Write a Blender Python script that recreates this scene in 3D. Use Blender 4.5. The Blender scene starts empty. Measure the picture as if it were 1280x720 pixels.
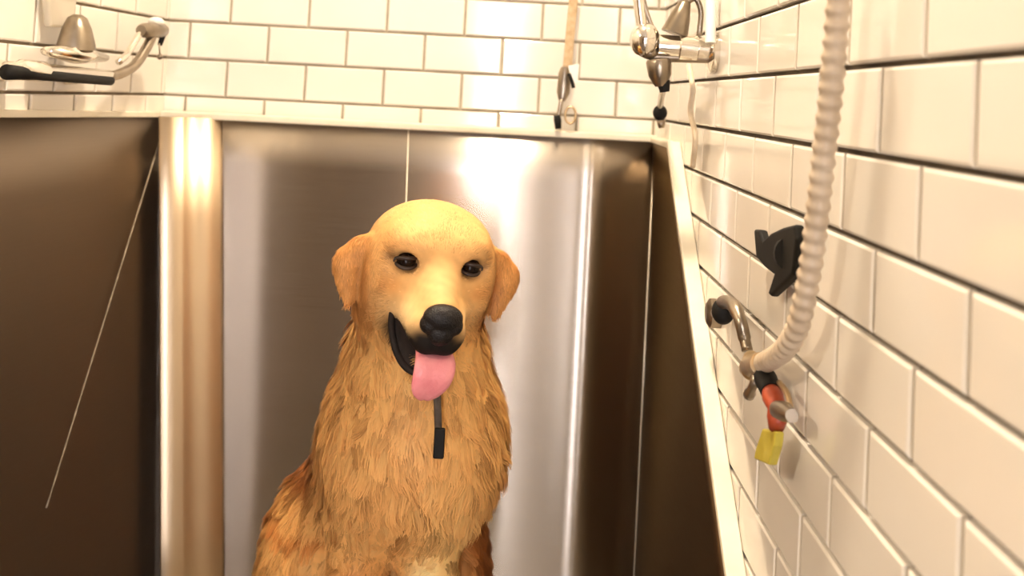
import bpy, bmesh, math, random
import numpy as np
from mathutils import Vector, Matrix, Quaternion, kdtree
C = bpy.context.scene
COL = C.collection
H = 1.53                                   # camera height above the room floor
rng = np.random.default_rng(7)
random.seed(7)

# ------------------------------------------------------------------ camera
F, PX, PY, YW, PT, RL = 1172.86, 677.74, 77.05, -.02477, -.03806, .05199
def rot(y, p, r):
    cy, sy, cp, sp, cr, sr = np.cos(y), np.sin(y), np.cos(p), np.sin(p), np.cos(r), np.sin(r)
    Ry = np.array([[cy, 0, sy], [0, 1, 0], [-sy, 0, cy]])
    Rp = np.array([[1, 0, 0], [0, cp, -sp], [0, sp, cp]])
    Rz = np.array([[cr, -sr, 0], [sr, cr, 0], [0, 0, 1]])
    return Rz @ Rp @ Ry
R = rot(YW, PT, RL)
def w3(v):                                  # cv axes -> blender axes
    return Vector((v[0], v[2], -v[1]))
def W(u, v, Y):                             # where the sight line of a photo point meets depth Y
    d = R.T @ np.array([(u - PX) / F, (v - PY) / F, 1.]); d = d * Y / d[2]
    return Vector((d[0], Y, -d[1] + H))
def WX(u, v, X):
    d = R.T @ np.array([(u - PX) / F, (v - PY) / F, 1.]); d = d * X / d[0]
    return Vector((X, d[2], -d[1] + H))
cam_d = bpy.data.cameras.new('camera'); cam = bpy.data.objects.new('camera', cam_d); COL.objects.link(cam)
rx, dn, fw = w3(R[0]), w3(R[1]), w3(R[2])
M = Matrix((rx, -dn, -fw)).transposed().to_4x4(); M.translation = (0, 0, H)
cam.matrix_world = M
cam_d.sensor_width = 36; cam_d.lens = F * 36 / 1280
cam_d.shift_x = (640 - PX) / 1280; cam_d.shift_y = (PY - 360) / 1280
cam_d.clip_start = .02
cam_d.dof.use_dof = True; cam_d.dof.focus_distance = 1.13; cam_d.dof.aperture_fstop = 5.0
C.camera = cam

# ------------------------------------------------------------------ materials
def mat(name, col, rough=.5, metal=0., **kw):
    m = bpy.data.materials.new(name); m.use_nodes = True
    b = m.node_tree.nodes['Principled BSDF']
    b.inputs['Base Color'].default_value = (*col, 1)
    b.inputs['Roughness'].default_value = rough; b.inputs['Metallic'].default_value = metal
    for k, v in kw.items():
        b.inputs[k.replace('_', ' ')].default_value = v
    return m
def noise_col(m, c1, c2, scale=5, detail=3, stretch=(1, 1, 1), rough_var=None, bump=0, bump_scale=None):
    nt = m.node_tree; b = nt.nodes['Principled BSDF']
    tc = nt.nodes.new('ShaderNodeTexCoord'); mp = nt.nodes.new('ShaderNodeMapping'); mp.inputs['Scale'].default_value = stretch
    nz = nt.nodes.new('ShaderNodeTexNoise'); nz.inputs['Scale'].default_value = scale; nz.inputs['Detail'].default_value = detail
    cr = nt.nodes.new('ShaderNodeValToRGB')
    cr.color_ramp.elements[0].position = .35; cr.color_ramp.elements[0].color = (*c1, 1)
    cr.color_ramp.elements[1].position = .65; cr.color_ramp.elements[1].color = (*c2, 1)
    nt.links.new(tc.outputs['Object'], mp.inputs['Vector']); nt.links.new(mp.outputs[0], nz.inputs['Vector'])
    nt.links.new(nz.outputs['Fac'], cr.inputs[0]); nt.links.new(cr.outputs[0], b.inputs['Base Color'])
    if rough_var:
        mr = nt.nodes.new('ShaderNodeMapRange'); mr.inputs['To Min'].default_value = rough_var[0]; mr.inputs['To Max'].default_value = rough_var[1]
        nt.links.new(nz.outputs['Fac'], mr.inputs['Value']); nt.links.new(mr.outputs[0], b.inputs['Roughness'])
    if bump:
        n2 = nt.nodes.new('ShaderNodeTexNoise'); n2.inputs['Scale'].default_value = bump_scale or scale * 4
        bp = nt.nodes.new('ShaderNodeBump'); bp.inputs['Strength'].default_value = bump; bp.inputs['Distance'].default_value = .002
        nt.links.new(mp.outputs[0], n2.inputs['Vector']); nt.links.new(n2.outputs['Fac'], bp.inputs['Height']); nt.links.new(bp.outputs[0], b.inputs['Normal'])
    return m
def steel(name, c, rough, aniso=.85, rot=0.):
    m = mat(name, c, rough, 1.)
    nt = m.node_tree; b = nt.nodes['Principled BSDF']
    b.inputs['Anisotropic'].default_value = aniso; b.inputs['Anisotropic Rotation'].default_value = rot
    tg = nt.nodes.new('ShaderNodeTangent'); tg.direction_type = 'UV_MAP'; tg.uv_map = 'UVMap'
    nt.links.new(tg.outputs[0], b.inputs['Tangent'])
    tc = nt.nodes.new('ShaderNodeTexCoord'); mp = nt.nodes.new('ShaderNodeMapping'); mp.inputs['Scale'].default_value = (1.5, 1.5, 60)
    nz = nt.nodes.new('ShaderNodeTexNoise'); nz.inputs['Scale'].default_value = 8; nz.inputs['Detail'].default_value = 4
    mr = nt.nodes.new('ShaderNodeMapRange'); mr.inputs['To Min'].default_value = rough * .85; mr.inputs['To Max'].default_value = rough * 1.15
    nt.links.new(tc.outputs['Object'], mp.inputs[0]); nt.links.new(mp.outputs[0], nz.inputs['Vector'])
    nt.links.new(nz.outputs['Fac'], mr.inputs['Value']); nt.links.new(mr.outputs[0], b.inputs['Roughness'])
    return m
TILE = noise_col(mat('glazed_tile', (.80, .75, .66), .09), (.77, .72, .63), (.83, .78, .70), 3.0, bump=.12, bump_scale=9)
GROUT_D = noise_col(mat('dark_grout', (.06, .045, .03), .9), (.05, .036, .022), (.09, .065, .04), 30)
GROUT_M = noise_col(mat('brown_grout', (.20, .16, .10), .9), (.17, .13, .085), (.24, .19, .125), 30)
GROUT_L = noise_col(mat('glare_lit_grout', (.42, .36, .26), .9), (.38, .32, .23), (.48, .42, .31), 30)  # same grout, lightened to put the back wall's glare into its colour
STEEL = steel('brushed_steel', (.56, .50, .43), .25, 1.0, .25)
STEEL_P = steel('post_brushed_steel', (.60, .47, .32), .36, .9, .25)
STEEL_S = steel('shaded_side_steel', (.24, .195, .145), .36, .8, .25)  # base colour darkened to hold the side panel's dark reflections
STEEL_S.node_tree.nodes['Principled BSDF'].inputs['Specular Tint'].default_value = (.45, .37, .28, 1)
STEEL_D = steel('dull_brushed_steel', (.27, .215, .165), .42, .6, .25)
RIMM = noise_col(mat('pale_steel_rim', (.72, .66, .54), .35, .35), (.70, .63, .50), (.78, .72, .6), 12)
CAULK = noise_col(mat('cream_caulk', (.80, .72, .56), .45), (.78, .70, .53), (.84, .77, .62), 15)
CHROME = noise_col(mat('chrome', (.80, .76, .70), .12, 1.), (.78, .74, .67), (.84, .8, .74), 6)
CHROME_D = noise_col(mat('tarnished_chrome', (.30, .25, .19), .3, .9), (.22, .18, .13), (.38, .32, .25), 20)
BLACK = noise_col(mat('black_plastic', (.008, .007, .006), .65, 0., Specular_IOR_Level=.25), (.006, .0055, .005), (.011, .010, .008), 20)
HOSE = noise_col(mat('ribbed_hose', (.52, .42, .30), .4), (.48, .38, .27), (.57, .47, .35), 25)
STRAP = noise_col(mat('tan_webbing', (.55, .40, .24), .8), (.48, .34, .19), (.60, .45, .28), 90)
BRASS = noise_col(mat('brass', (.62, .45, .24), .3, .8), (.5, .36, .2), (.7, .52, .3), 30)
RED = noise_col(mat('red_plastic', (.40, .07, .03), .4), (.34, .05, .02), (.48, .10, .04), 30)
YELLOW = noise_col(mat('yellow_plastic', (.52, .42, .04), .45), (.48, .38, .03), (.58, .48, .07), 30)
WHITEP = noise_col(mat('white_plastic', (.85, .82, .75), .3), (.82, .79, .72), (.88, .85, .78), 12)
CLEARP = mat('milky_plastic', (.9, .84, .72), .2, 0., Transmission_Weight=.55, IOR=1.2)
PAINT = noise_col(mat('beige_paint', (.42, .33, .23), .8), (.40, .31, .21), (.45, .36, .26), 3)
CEIL = noise_col(mat('ceiling_paint', (.8, .76, .68), .9), (.78, .74, .66), (.82, .78, .7), 3)
FLOORM = noise_col(mat('floor_tile', (.13, .10, .08), .18), (.11, .085, .065), (.16, .125, .10), 6)
WOOD = noise_col(mat('dark_door_paint', (.10, .065, .04), .5), (.08, .05, .03), (.13, .09, .05), 6, stretch=(1, 1, .1))
def emis(name, col, s):
    m = bpy.data.materials.new(name); m.use_nodes = True; nt = m.node_tree; nt.nodes.clear()
    e = nt.nodes.new('ShaderNodeEmission'); o = nt.nodes.new('ShaderNodeOutputMaterial')
    e.inputs[0].default_value = (*col, 1); e.inputs[1].default_value = s; nt.links.new(e.outputs[0], o.inputs[0]); return m

# ------------------------------------------------------------------ mesh helpers
def link(name, me, mats, parent=None, smooth=False):
    o = bpy.data.objects.new(name, me); COL.objects.link(o)
    for m in (mats if isinstance(mats, (list, tuple)) else [mats]): me.materials.append(m)
    if smooth: me.polygons.foreach_set('use_smooth', [True] * len(me.polygons))
    if parent:
        o.parent = parent
        o.location = -Vector(parent.get('_base', (0, 0, 0)))
    return o
def obj(name, bm, mats, parent=None, smooth=False, bevel=0, auto=None):
    bmesh.ops.recalc_face_normals(bm, faces=bm.faces)
    me = bpy.data.meshes.new(name); bm.to_mesh(me); bm.free()
    o = link(name, me, mats, parent, smooth)
    if bevel:
        b = o.modifiers.new('bevel', 'BEVEL'); b.width = bevel; b.segments = 3; b.limit_method = 'ANGLE'; b.angle_limit = .6
    if auto is not None and smooth:
        me.set_sharp_from_angle(angle=auto)
    return o
def thing(name, label, cat, base, group=None):
    o = bpy.data.objects.new(name, None); COL.objects.link(o)
    o.empty_display_size = .02
    o.location = base; o['_base'] = list(base); o['label'] = label; o['category'] = cat
    if group: o['group'] = group
    return o
def tag(o, label, cat, group=None):
    o['label'] = label; o['category'] = cat
    if group: o['group'] = group
    return o
def struct(o): o['kind'] = 'structure'; return o
def box(bm, lo, hi, mi=0):
    x0, y0, z0 = lo; x1, y1, z1 = hi
    v = [bm.verts.new(p) for p in ((x0, y0, z0), (x1, y0, z0), (x1, y1, z0), (x0, y1, z0), (x0, y0, z1), (x1, y0, z1), (x1, y1, z1), (x0, y1, z1))]
    for f in ((3, 2, 1, 0), (4, 5, 6, 7), (0, 1, 5, 4), (1, 2, 6, 5), (2, 3, 7, 6), (3, 0, 4, 7)):
        fc = bm.faces.new([v[i] for i in f]); fc.material_index = mi
def frame(d):
    d = d.normalized(); a = Vector((0, 0, 1)) if abs(d.z) < .9 else Vector((1, 0, 0))
    u = d.cross(a).normalized(); return u, d.cross(u).normalized()
def tube(bm, pts, radii, n=16, caps=True, mi=0, flat=1.0, up=None):
    """swept round section along a polyline, radii per point"""
    pts = [Vector(p) for p in pts]
    if not isinstance(radii, (list, tuple)): radii = [radii] * len(pts)
    rings = []; u = None
    for i, p in enumerate(pts):
        t = (pts[min(i + 1, len(pts) - 1)] - pts[max(i - 1, 0)]).normalized()
        if u is None:
            u = (up.copy() if up is not None else frame(t)[0])
        u = (u - t * u.dot(t))
        if u.length < 1e-6: u = frame(t)[0]
        u.normalize(); v = t.cross(u)
        rings.append([bm.verts.new(p + (u * math.cos(a) + v * math.sin(a) * flat) * radii[i]) for a in [2 * math.pi * k / n for k in range(n)]])
    for a, b in zip(rings, rings[1:]):
        for k in range(n):
            f = bm.faces.new((a[k], a[(k + 1) % n], b[(k + 1) % n], b[k])); f.material_index = mi
    if caps:
        for r in (rings[0], rings[-1]):
            try: f = bm.faces.new(r); f.material_index = mi
            except ValueError: pass
def spline(pts, n=8):
    """Catmull-Rom through pts"""
    P = [Vector(p) for p in pts]; P = [P[0] * 2 - P[1]] + P + [P[-1] * 2 - P[-2]]; out = []
    for i in range(1, len(P) - 2):
        for k in range(n):
            t = k / n; a, b, c, d = P[i - 1], P[i], P[i + 1], P[i + 2]
            out.append(.5 * ((2 * b) + (c - a) * t + (2 * a - 5 * b + 4 * c - d) * t * t + (3 * b - a - 3 * c + d) * t ** 3))
    out.append(P[-2]); return out
def ball(bm, c, r, s=(1, 1, 1), seg=20, rotm=None):
    m = Matrix.Translation(c) @ (rotm.to_4x4() if rotm else Matrix.Identity(4)) @ Matrix.Diagonal((*s, 1))
    bmesh.ops.create_uvsphere(bm, u_segments=seg, v_segments=seg // 2 + 2, radius=r, matrix=m)
def prism(bm, outline, thick, normal):
    n = Vector(normal).normalized() * thick
    a = [bm.verts.new(Vector(p)) for p in outline]; b = [bm.verts.new(Vector(p) + n) for p in outline]
    bm.faces.new(a); bm.faces.new(b[::-1])
    for i in range(len(a)): bm.faces.new((a[i], a[(i + 1) % len(a)], b[(i + 1) % len(a)], b[i]))

# ------------------------------------------------------------------ room shell
ZB, XR, TW = 1.8425, .2887, .152
CX0, LA = -.686, .092                       # left wall: X at the back corner and its slight splay
ROWS = [.18551, .11176, .03939, -.03221, -.1024, -.17108, -.23867, -.30543, -.37094]   # joint heights from the camera (row -1 .. 7)
ROWS = [ROWS[0] + .0725 * k for k in range(18, 0, -1)] + ROWS + [ROWS[-1] - .067 * k for k in range(1, 18)]
IDX0 = 18                                    # index of joint row -1
def tile_wall(name, origin, du, nrm, width, tw, phase0, grout, gw, matgrout, lo_z, hi_z):
    """du: along-wall unit vector; phase0: position of a joint in rows of even index"""
    bm = bmesh.new(); O = Vector(origin); du = Vector(du).normalized(); n = Vector(nrm).normalized(); up = Vector((0, 0, 1))
    th = .006; bv = .0028
    def P(a, z, d): return O + du * a + up * z + n * d
    q = [bm.verts.new(P(a, z, 0)) for a, z in ((0, lo_z), (width, lo_z), (width, hi_z), (0, hi_z))]
    f = bm.faces.new(q); f.material_index = 1
    q2 = [bm.verts.new(P(a, z, -.1)) for a, z in ((0, lo_z), (width, lo_z), (width, hi_z), (0, hi_z))]
    f = bm.faces.new(q2); f.material_index = 1
    for i in range(4): f = bm.faces.new((q[i], q[(i + 1) % 4], q2[(i + 1) % 4], q2[i])); f.material_index = 1
    for r in range(len(ROWS) - 1):
        zt, zb = ROWS[r] + H - gw / 2, ROWS[r + 1] + H + gw / 2
        if zt < lo_z + .004 or zb > hi_z - .004: continue
        zt = min(zt, hi_z); zb = max(zb, lo_z)
        if zt - zb < .01: continue
        ph = phase0 + (tw / 2 if (r - IDX0) % 2 else 0)
        k0 = math.floor((0 - ph) / tw) - 1; k = k0
        while ph + k * tw < width:
            a0, a1 = ph + k * tw + gw / 2, ph + (k + 1) * tw - gw / 2; k += 1
            a0 = max(a0, .001); a1 = min(a1, width - .001)
            if a1 - a0 < .012: continue
            o_ = [bm.verts.new(P(a, z, 0)) for a, z in ((a0, zb), (a1, zb), (a1, zt), (a0, zt))]
            m_ = [bm.verts.new(P(a, z, th - bv * .5)) for a, z in ((a0 + .0004, zb + .0004), (a1 - .0004, zb + .0004), (a1 - .0004, zt - .0004), (a0 + .0004, zt - .0004))]
            tl = [rng.normal(0, .00018) for _ in range(4)]
            i_ = [bm.verts.new(P(a, z, th + t)) for (a, z), t in zip(((a0 + bv, zb + bv), (a1 - bv, zb + bv), (a1 - bv, zt - bv), (a0 + bv, zt - bv)), tl)]
            bm.faces.new(i_)
            for j in range(4):
                jj = (j + 1) % 4
                bm.faces.new((o_[j], o_[jj], m_[jj], m_[j])); bm.faces.new((m_[j], m_[jj], i_[jj], i_[j]))
    me = bpy.data.meshes.new(name); bmesh.ops.recalc_face_normals(bm, faces=[f for f in bm.faces]); bm.to_mesh(me); bm.free()
    return struct(link(name, me, [TILE, matgrout]))
CH = 2.75
# back wall: joint of row -1 (even) at image m=0 column -> x0 ; row index parity: row -1..0 holds m even
X0B = -.56574
bx0 = CX0 - .3
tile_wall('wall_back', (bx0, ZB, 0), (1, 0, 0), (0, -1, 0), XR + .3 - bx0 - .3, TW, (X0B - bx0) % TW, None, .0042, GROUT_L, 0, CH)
# right wall runs from the corner towards and past the camera; rows A-B (index 1..2) hold n even
Z0R = .57232
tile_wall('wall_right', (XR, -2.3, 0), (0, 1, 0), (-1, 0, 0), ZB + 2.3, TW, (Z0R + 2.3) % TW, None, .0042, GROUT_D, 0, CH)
# left wall: splayed a little, ends level with the tub front
ldir = Vector((-LA, -1, 0)).normalized(); lnrm = Vector((1, -LA, 0)).normalized()
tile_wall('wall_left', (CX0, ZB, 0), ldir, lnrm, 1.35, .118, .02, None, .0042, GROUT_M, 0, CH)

def plain(name, lo, hi, m):
    bm = bmesh.new(); box(bm, lo, hi); return struct(obj(name, bm, m))
plain('floor', (-3.2, -2.4, -.1), (XR + .1, ZB + .1, 0), FLOORM)
plain('ceiling', (-3.2, -2.4, CH), (XR + .1, ZB + .1, CH + .1), CEIL)
plain('wall_far_left', (-3.2, -2.4, 0), (-3.1, ZB, CH), PAINT)
plain('wall_side_return', (-3.1, .42, 0), (-.95, .50, CH), PAINT)
# front wall (behind the camera) with a tall frosted window
WX0, WX1, WZ0, WZ1 = -.26, .0, .05, 2.30
bm = bmesh.new()
for lo, hi in (((-3.1, -2.4, 0), (WX0, -2.3, CH)), ((WX1, -2.4, 0), (XR, -2.3, CH)), ((WX0, -2.4, 0), (WX1, -2.3, WZ0)), ((WX0, -2.4, WZ1), (WX1, -2.3, CH))):
    box(bm, lo, hi)
struct(obj('wall_front', bm, PAINT))
bm = bmesh.new(); box(bm, (WX0, -2.37, WZ0), (WX1, -2.36, WZ1))
win = struct(obj('window_1', bm, emis('daylight_glass', (.97, .94, 1.0), 32.0)))
bm = bmesh.new(); fw_ = .03
for lo, hi in (((WX0, -2.35, WZ0), (WX0 + fw_, -2.29, WZ1)), ((WX1 - fw_, -2.35, WZ0), (WX1, -2.29, WZ1)), ((WX0, -2.35, WZ0), (WX1, -2.29, WZ0 + fw_)), ((WX0, -2.35, WZ1 - fw_), (WX1, -2.29, WZ1))): box(bm, lo, hi)
obj('window_frame', bm, WHITEP, win, bevel=.002)
# unseen dark door on the front wall, added to darken steel reflections
bm = bmesh.new(); box(bm, (-1.80, -2.299, 0), (-.72, -2.26, 2.05))
dr = struct(obj('unseen_dark_door', bm, WOOD, bevel=.004))
bm = bmesh.new(); tube(bm, [(-.82, -2.26, 1.0), (-.82, -2.21, 1.0), (-.94, -2.21, 1.0)], .011); obj('door_handle', bm, CHROME, dr, True)

# ------------------------------------------------------------------ the tub
RIMZ = H - .072
TF = H - 1.02                                # tub floor
def grid_sheet(name, fn, nu, nv, m, parent=None, thick=.002):
    me = bpy.data.meshes.new(name)
    V = [fn(i / (nu - 1), j / (nv - 1)) for j in range(nv) for i in range(nu)]
    Fc = [(j * nu + i, j * nu + i + 1, (j + 1) * nu + i + 1, (j + 1) * nu + i) for j in range(nv - 1) for i in range(nu - 1)]
    me.from_pydata([tuple(v) for v in V], [], Fc)
    uv = me.uv_layers.new(name='UVMap')
    for p in me.polygons:
        for li in p.loop_indices:
            vi = me.loops[li].vertex_index; uv.data[li].uv = ((vi % nu) / (nu - 1), (vi // nu) / (nv - 1))
    o = link(name, me, m, parent, True)
    s = o.modifiers.new('thickness', 'SOLIDIFY'); s.thickness = thick; s.offset = 1
    return o
tub = thing('dog_wash_tub', 'stainless steel dog washing tub with high brushed back and side panels', 'tub', Vector((-.19, 1.3, 0)))
YP = 1.803
def prof(x):
    """bends of the sheet, shaped to steer its reflections, metres towards the camera"""
    d = 0.
    d += .0011 * math.exp(-((x - .150) / .014) ** 2)        # press bulge near the right end, shaped for a bright glint
    d += .0022 * math.sin((x + .45) * 5.2)
    d += .0010 * math.exp(-((x + .50) / .05) ** 2)
    q = (x - .172) / .005
    d -= .25 * .005 * (q if q > 30 else math.log1p(math.exp(q)))   # folds back towards the wall, angled to mirror the dark side panel
    return d
XL0, XL1 = -.660, -.560                                      # folded corner post at the left
LEAN = .066
def back_fn(s, t):
    x = XL1 + (.275 - XL1) * s
    return Vector((x + LEAN * (1 - t) * (1 - s) ** 3, YP - prof(x), TF + (RIMZ - TF) * t))
grid_sheet('back_panel', back_fn, 160, 12, STEEL, tub)
def post_fn(s, t):                                           # angled, folded sheet closing the left corner
    k = s
    x = XL0 + (XL1 - XL0) * k
    y = YP - prof(XL1) - (.034 * min(1, (1 - k) / .62) + .012 * max(0, (.38 - k) / .38)) - .0015 * math.sin(k * math.pi * 3)
    return Vector((x + LEAN * (1 - t), y, TF + (RIMZ - TF) * t))
grid_sheet('corner_panel', post_fn, 40, 6, STEEL_P, tub)
bm = bmesh.new()
sx = W(507, 300, YP).x
tube(bm, [(sx - .006, YP - .003, RIMZ - .002), (sx + .018, YP - .003, TF)], .0016, 8)
obj('seam', bm, RIMM, tub, True)
# right side panel with a raked front edge, and its pale flange against the tiles
XS = .262
e_top = Vector((XS, 1.60, RIMZ)); e_bot = Vector((XS, 1.06, H - .524))
kx = (e_bot - e_top)
e_low = e_bot + kx * ((e_bot.z - TF) / abs(kx.z)) * 1.0
def side_fn(s, t):
    z = TF + (RIMZ - TF) * t
    fy = e_top.y + (e_top.z - z) * (kx.y / abs(kx.z))
    y0 = YP - prof(.275); y = y0 + (fy - y0) * s
    return Vector((.275 - (.275 - XS) * min(1, s * 4), y, z))
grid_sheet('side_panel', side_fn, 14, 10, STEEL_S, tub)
bm = bmesh.new()
tube(bm, [(.2725, YP - prof(.2725) - .002, RIMZ), (.2725, YP - prof(.2725) - .002, TF)], .002, 8)
obj('corner_weld', bm, RIMM, tub, True)
bm = bmesh.new()
ed = kx.normalized(); nn = Vector((0, -ed.z, ed.y)); nn = nn if nn.y < 0 else -nn
wq = [e_top, e_low]
for a, b in ((e_top + Vector((0, .004, .002)), e_low),):
    prism(bm, [a + Vector((-.003, 0, 0)), b + Vector((-.003, 0, 0)), b + Vector((XR - XS - .0065, 0, 0)), a + Vector((XR - XS - .0065, 0, 0))], .010, nn)
obj('flange', bm, CAULK, tub, bevel=.002)
bm = bmesh.new(); pass; box(bm, (XS - .003, e_top.y - .006, RIMZ - .004), (XR - .0065, ZB - .0065, RIMZ + .007)); obj('side_rim', bm, CAULK, tub, bevel=.003)
bm = bmesh.new(); box(bm, (-.672, YP - .010, RIMZ - .003), (XS + .01, ZB - .0065, RIMZ + .010)); obj('back_rim', bm, CAULK, tub, bevel=.003)
# left side: steel cladding behind, thin raked side splash in front with a bright edge bead
lp0 = Vector((XL0, YP - .03, 0))
def lfn(s, t):
    p = Vector((CX0 + .012, ZB - .01, 0)) + ldir * (1.15 * s)
    ztop = RIMZ + .010 * s * 2
    return Vector((p.x + .004 * math.sin(s * 9) + LEAN * .95 * (1 - t), p.y, TF - .1 + (ztop - TF + .1) * t))
clad = thing('steel_wall_cladding', 'dull steel sheet covering the wall left of the tub', 'wall panel', Vector((-.72, 1.3, 0)))
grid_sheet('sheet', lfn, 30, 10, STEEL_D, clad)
bm = bmesh.new()
a = Vector((CX0 + .004, ZB - .012, RIMZ)); b = a + ldir * 1.15; b.z = RIMZ + .020
prism(bm, [a - Vector((0, 0, .004)), b - Vector((0, 0, .004)), b + Vector((0, 0, .007)), a + Vector((0, 0, .007))], .014, lnrm)
obj('trim_strip', bm, CAULK, clad, bevel=.002)
# bead
def on_left(u, v, off=.020):                 # sight line meets the plane just in front of the cladding
    o = Vector((CX0, ZB, H)) + lnrm * off
    d = W(u, v, 1.) - Vector((0, 0, H)); t = (o - Vector((0, 0, H))).dot(lnrm) / d.dot(lnrm)
    return Vector((0, 0, H)) + d * t
bm = bmesh.new()
p0, p1 = on_left(209, 146, .022), on_left(58, 635, .060)
n = 40; pts = [p0.lerp(p1, i / n) for i in range(n + 1)]
tube(bm, pts, [.0015 + .0003 * math.sin(i * 2.4) for i in range(n + 1)], 8)
tag(obj('tether_cable', bm, noise_col(mat('cable_steel', (.5, .42, .32), .5, .6), (.20, .165, .12), (.34, .28, .21), 80), None, True),
    'thin pale cable slanting down the left steel sheet from the corner', 'cable')
# basin floor and front
bm = bmesh.new()
box(bm, (-.60, .98, TF - .04), (.27, YP - .002, TF))
obj('basin_floor', bm, noise_col(mat('basin_steel', (.25, .21, .17), .5, .9), (.2, .17, .13), (.28, .24, .19), 8), tub, bevel=.003)
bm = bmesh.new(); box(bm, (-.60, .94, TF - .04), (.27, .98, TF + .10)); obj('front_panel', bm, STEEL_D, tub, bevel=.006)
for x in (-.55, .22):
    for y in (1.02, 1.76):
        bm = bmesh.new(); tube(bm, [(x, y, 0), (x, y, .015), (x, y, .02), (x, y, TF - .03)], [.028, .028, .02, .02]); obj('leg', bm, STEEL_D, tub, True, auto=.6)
bm = bmesh.new(); tube(bm, [(-.2, 1.12, TF - .001), (-.2, 1.12, TF + .003)], [.045, .04], 24); obj('drain', bm, CHROME, tub)

exec_dog = True

# ------------------------------------------------------------------ the dog
# implicit (signed distance) body, meshed with surface nets into one continuous skin
LO = np.array([-.44, .96, TF - H - .004]); HI = np.array([.08, 1.72, -.09]); HS = .0034
NN = np.ceil((HI - LO) / HS).astype(int) + 1
D = np.full(NN, 1.0, np.float32)
ax = [LO[i] + HS * np.arange(NN[i]) for i in range(3)]
def sub(c, r):
    sl = []
    for i in range(3):
        a = int(max(0, math.floor((c[i] - r - LO[i]) / HS))); b = int(min(NN[i], math.ceil((c[i] + r - LO[i]) / HS) + 1))
        sl.append(slice(a, max(a, b)))
    g = np.meshgrid(ax[0][sl[0]], ax[1][sl[1]], ax[2][sl[2]], indexing='ij')
    return tuple(sl), np.stack(g, -1).astype(np.float32)
def smin(a, b, k):
    h = np.maximum(k - np.abs(a - b), 0) / k
    return np.minimum(a, b) - h * h * k * .25
def smax(a, b, k): return -smin(-a, -b, k)
def ell(c, r, k=.02, Rm=None, cut=False):
    c = np.array(c); r = np.array(r); sl, p = sub(c, r.max() + k + .012)
    q = p - c
    if Rm is not None: q = q @ Rm                     # columns of Rm are the local axes
    k0 = np.sqrt(((q / r) ** 2).sum(-1)) + 1e-9; k1 = np.sqrt(((q / (r * r)) ** 2).sum(-1)) + 1e-9
    d = k0 * (k0 - 1) / k1
    d = np.where(k0 < 1e-3, -r.min(), d)
    D[sl] = smax(D[sl], -d, k) if cut else smin(D[sl], d, k)
def cap(a, b, ra, rb, k=.02):
    a = np.array(a, float); b = np.array(b, float); L = np.linalg.norm(b - a); sl, p = sub((a + b) / 2, L / 2 + max(ra, rb) + k + .012)
    ab = b - a; t = np.clip(((p - a) @ ab) / (L * L), 0, 1)[..., None]
    d = np.linalg.norm(p - (a + ab * t), axis=-1) - (ra + (rb - ra) * t[..., 0])
    D[sl] = smin(D[sl], d, k)
# head frame: x to the picture's right, f out of the face, u up
HC = np.array([-.0985, 1.185, -.212])
def axes(yaw, pitch, roll):
    f = Vector((0, -1, 0)); u = Vector((0, 0, 1)); x = Vector((1, 0, 0))
    q = Quaternion((0, 0, 1), yaw) @ Quaternion((1, 0, 0), pitch) @ Quaternion((0, 1, 0), roll)
    return np.array([list(q @ x), list(q @ f), list(q @ u)]).T     # columns
HR = axes(math.radians(14), math.radians(11), math.radians(6))
def hp(x, f, u): return HC + HR @ (np.array([x, f, u]) * .001)
def hell(c, r, k=14, **kw): ell(hp(*c), np.array(r) * .001, k * .001, HR, **kw)
def hcap(a, b, ra, rb, k=14): cap(hp(*a), hp(*b), ra * .001, rb * .001, k * .001)
FLOOR = TF - H
EU = 18.5
# trunk
cap((-.118, 1.285, -.36), (-.118, 1.30, -.47), .090, .108, .05)
cap((-.108, 1.225, -.27), (-.114, 1.265, -.40), .066, .092, .05)
ell((-.113, 1.275, -.475), (.110, .105, .115), .035)
ell((-.165, 1.27, -.475), (.060, .075, .10), .035)
ell((-.060, 1.275, -.475), (.062, .075, .11), .035)
ell((-.140, 1.42, -.60), (.085, .075, .10), .05)
cap((-.130, 1.36, -.47), (-.185, 1.46, -.68), .105, .130, .06)
cap((-.185, 1.46, -.68), (-.205, 1.52, -.86), .130, .125, .06)
# front legs and paws
for sx_, x0, x1, yy in ((-1, -.178, -.174, 1.245), (1, -.084, -.080, 1.222)):
    cap((x0, 1.262, -.56), (x1, yy + .01, -.74), .042, .032, .03)
    cap((x1, yy + .01, -.74), (x1, yy - .005, FLOOR + .045), .032, .029, .03)
    ell((x1, yy - .03, FLOOR + .026), (.036, .050, .026), .02)
    for k_ in range(4):
        ell((x1 + (k_ - 1.5) * .0165, yy - .072 + abs(k_ - 1.5) * .007, FLOOR + .018), (.0105, .018, .018), .006)
# haunches, hind feet
for sx_, hx in ((-1, -.268), (1, -.065)):
    ell((hx + (.0 if sx_ < 0 else .02), 1.43, -.745), (.078 if sx_ < 0 else .045, .115, .160 if sx_ < 0 else .12), .04)
    cap((hx, 1.35, -.80), (hx - .01 * -sx_ * -1, 1.46, FLOOR + .06), .060, .040, .04)
    cap((hx, 1.46, FLOOR + .035), (hx - .008, 1.30, FLOOR + .030), .034, .030, .03)
    for k_ in range(4):
        ell((hx - .008 + (k_ - 1.5) * .0165, 1.262 + abs(k_ - 1.5) * .006, FLOOR + .018), (.0105, .018, .018), .006)
# tail lying on the tub floor
tp = [(-.22, 1.60, FLOOR + .10), (-.28, 1.64, FLOOR + .05), (-.36, 1.60, FLOOR + .035), (-.39, 1.50, FLOOR + .03)]
for a_, b_, r_ in zip(tp, tp[1:], (.042, .034, .026)): cap(a_, b_, r_, r_ * .8, .03)
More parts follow.
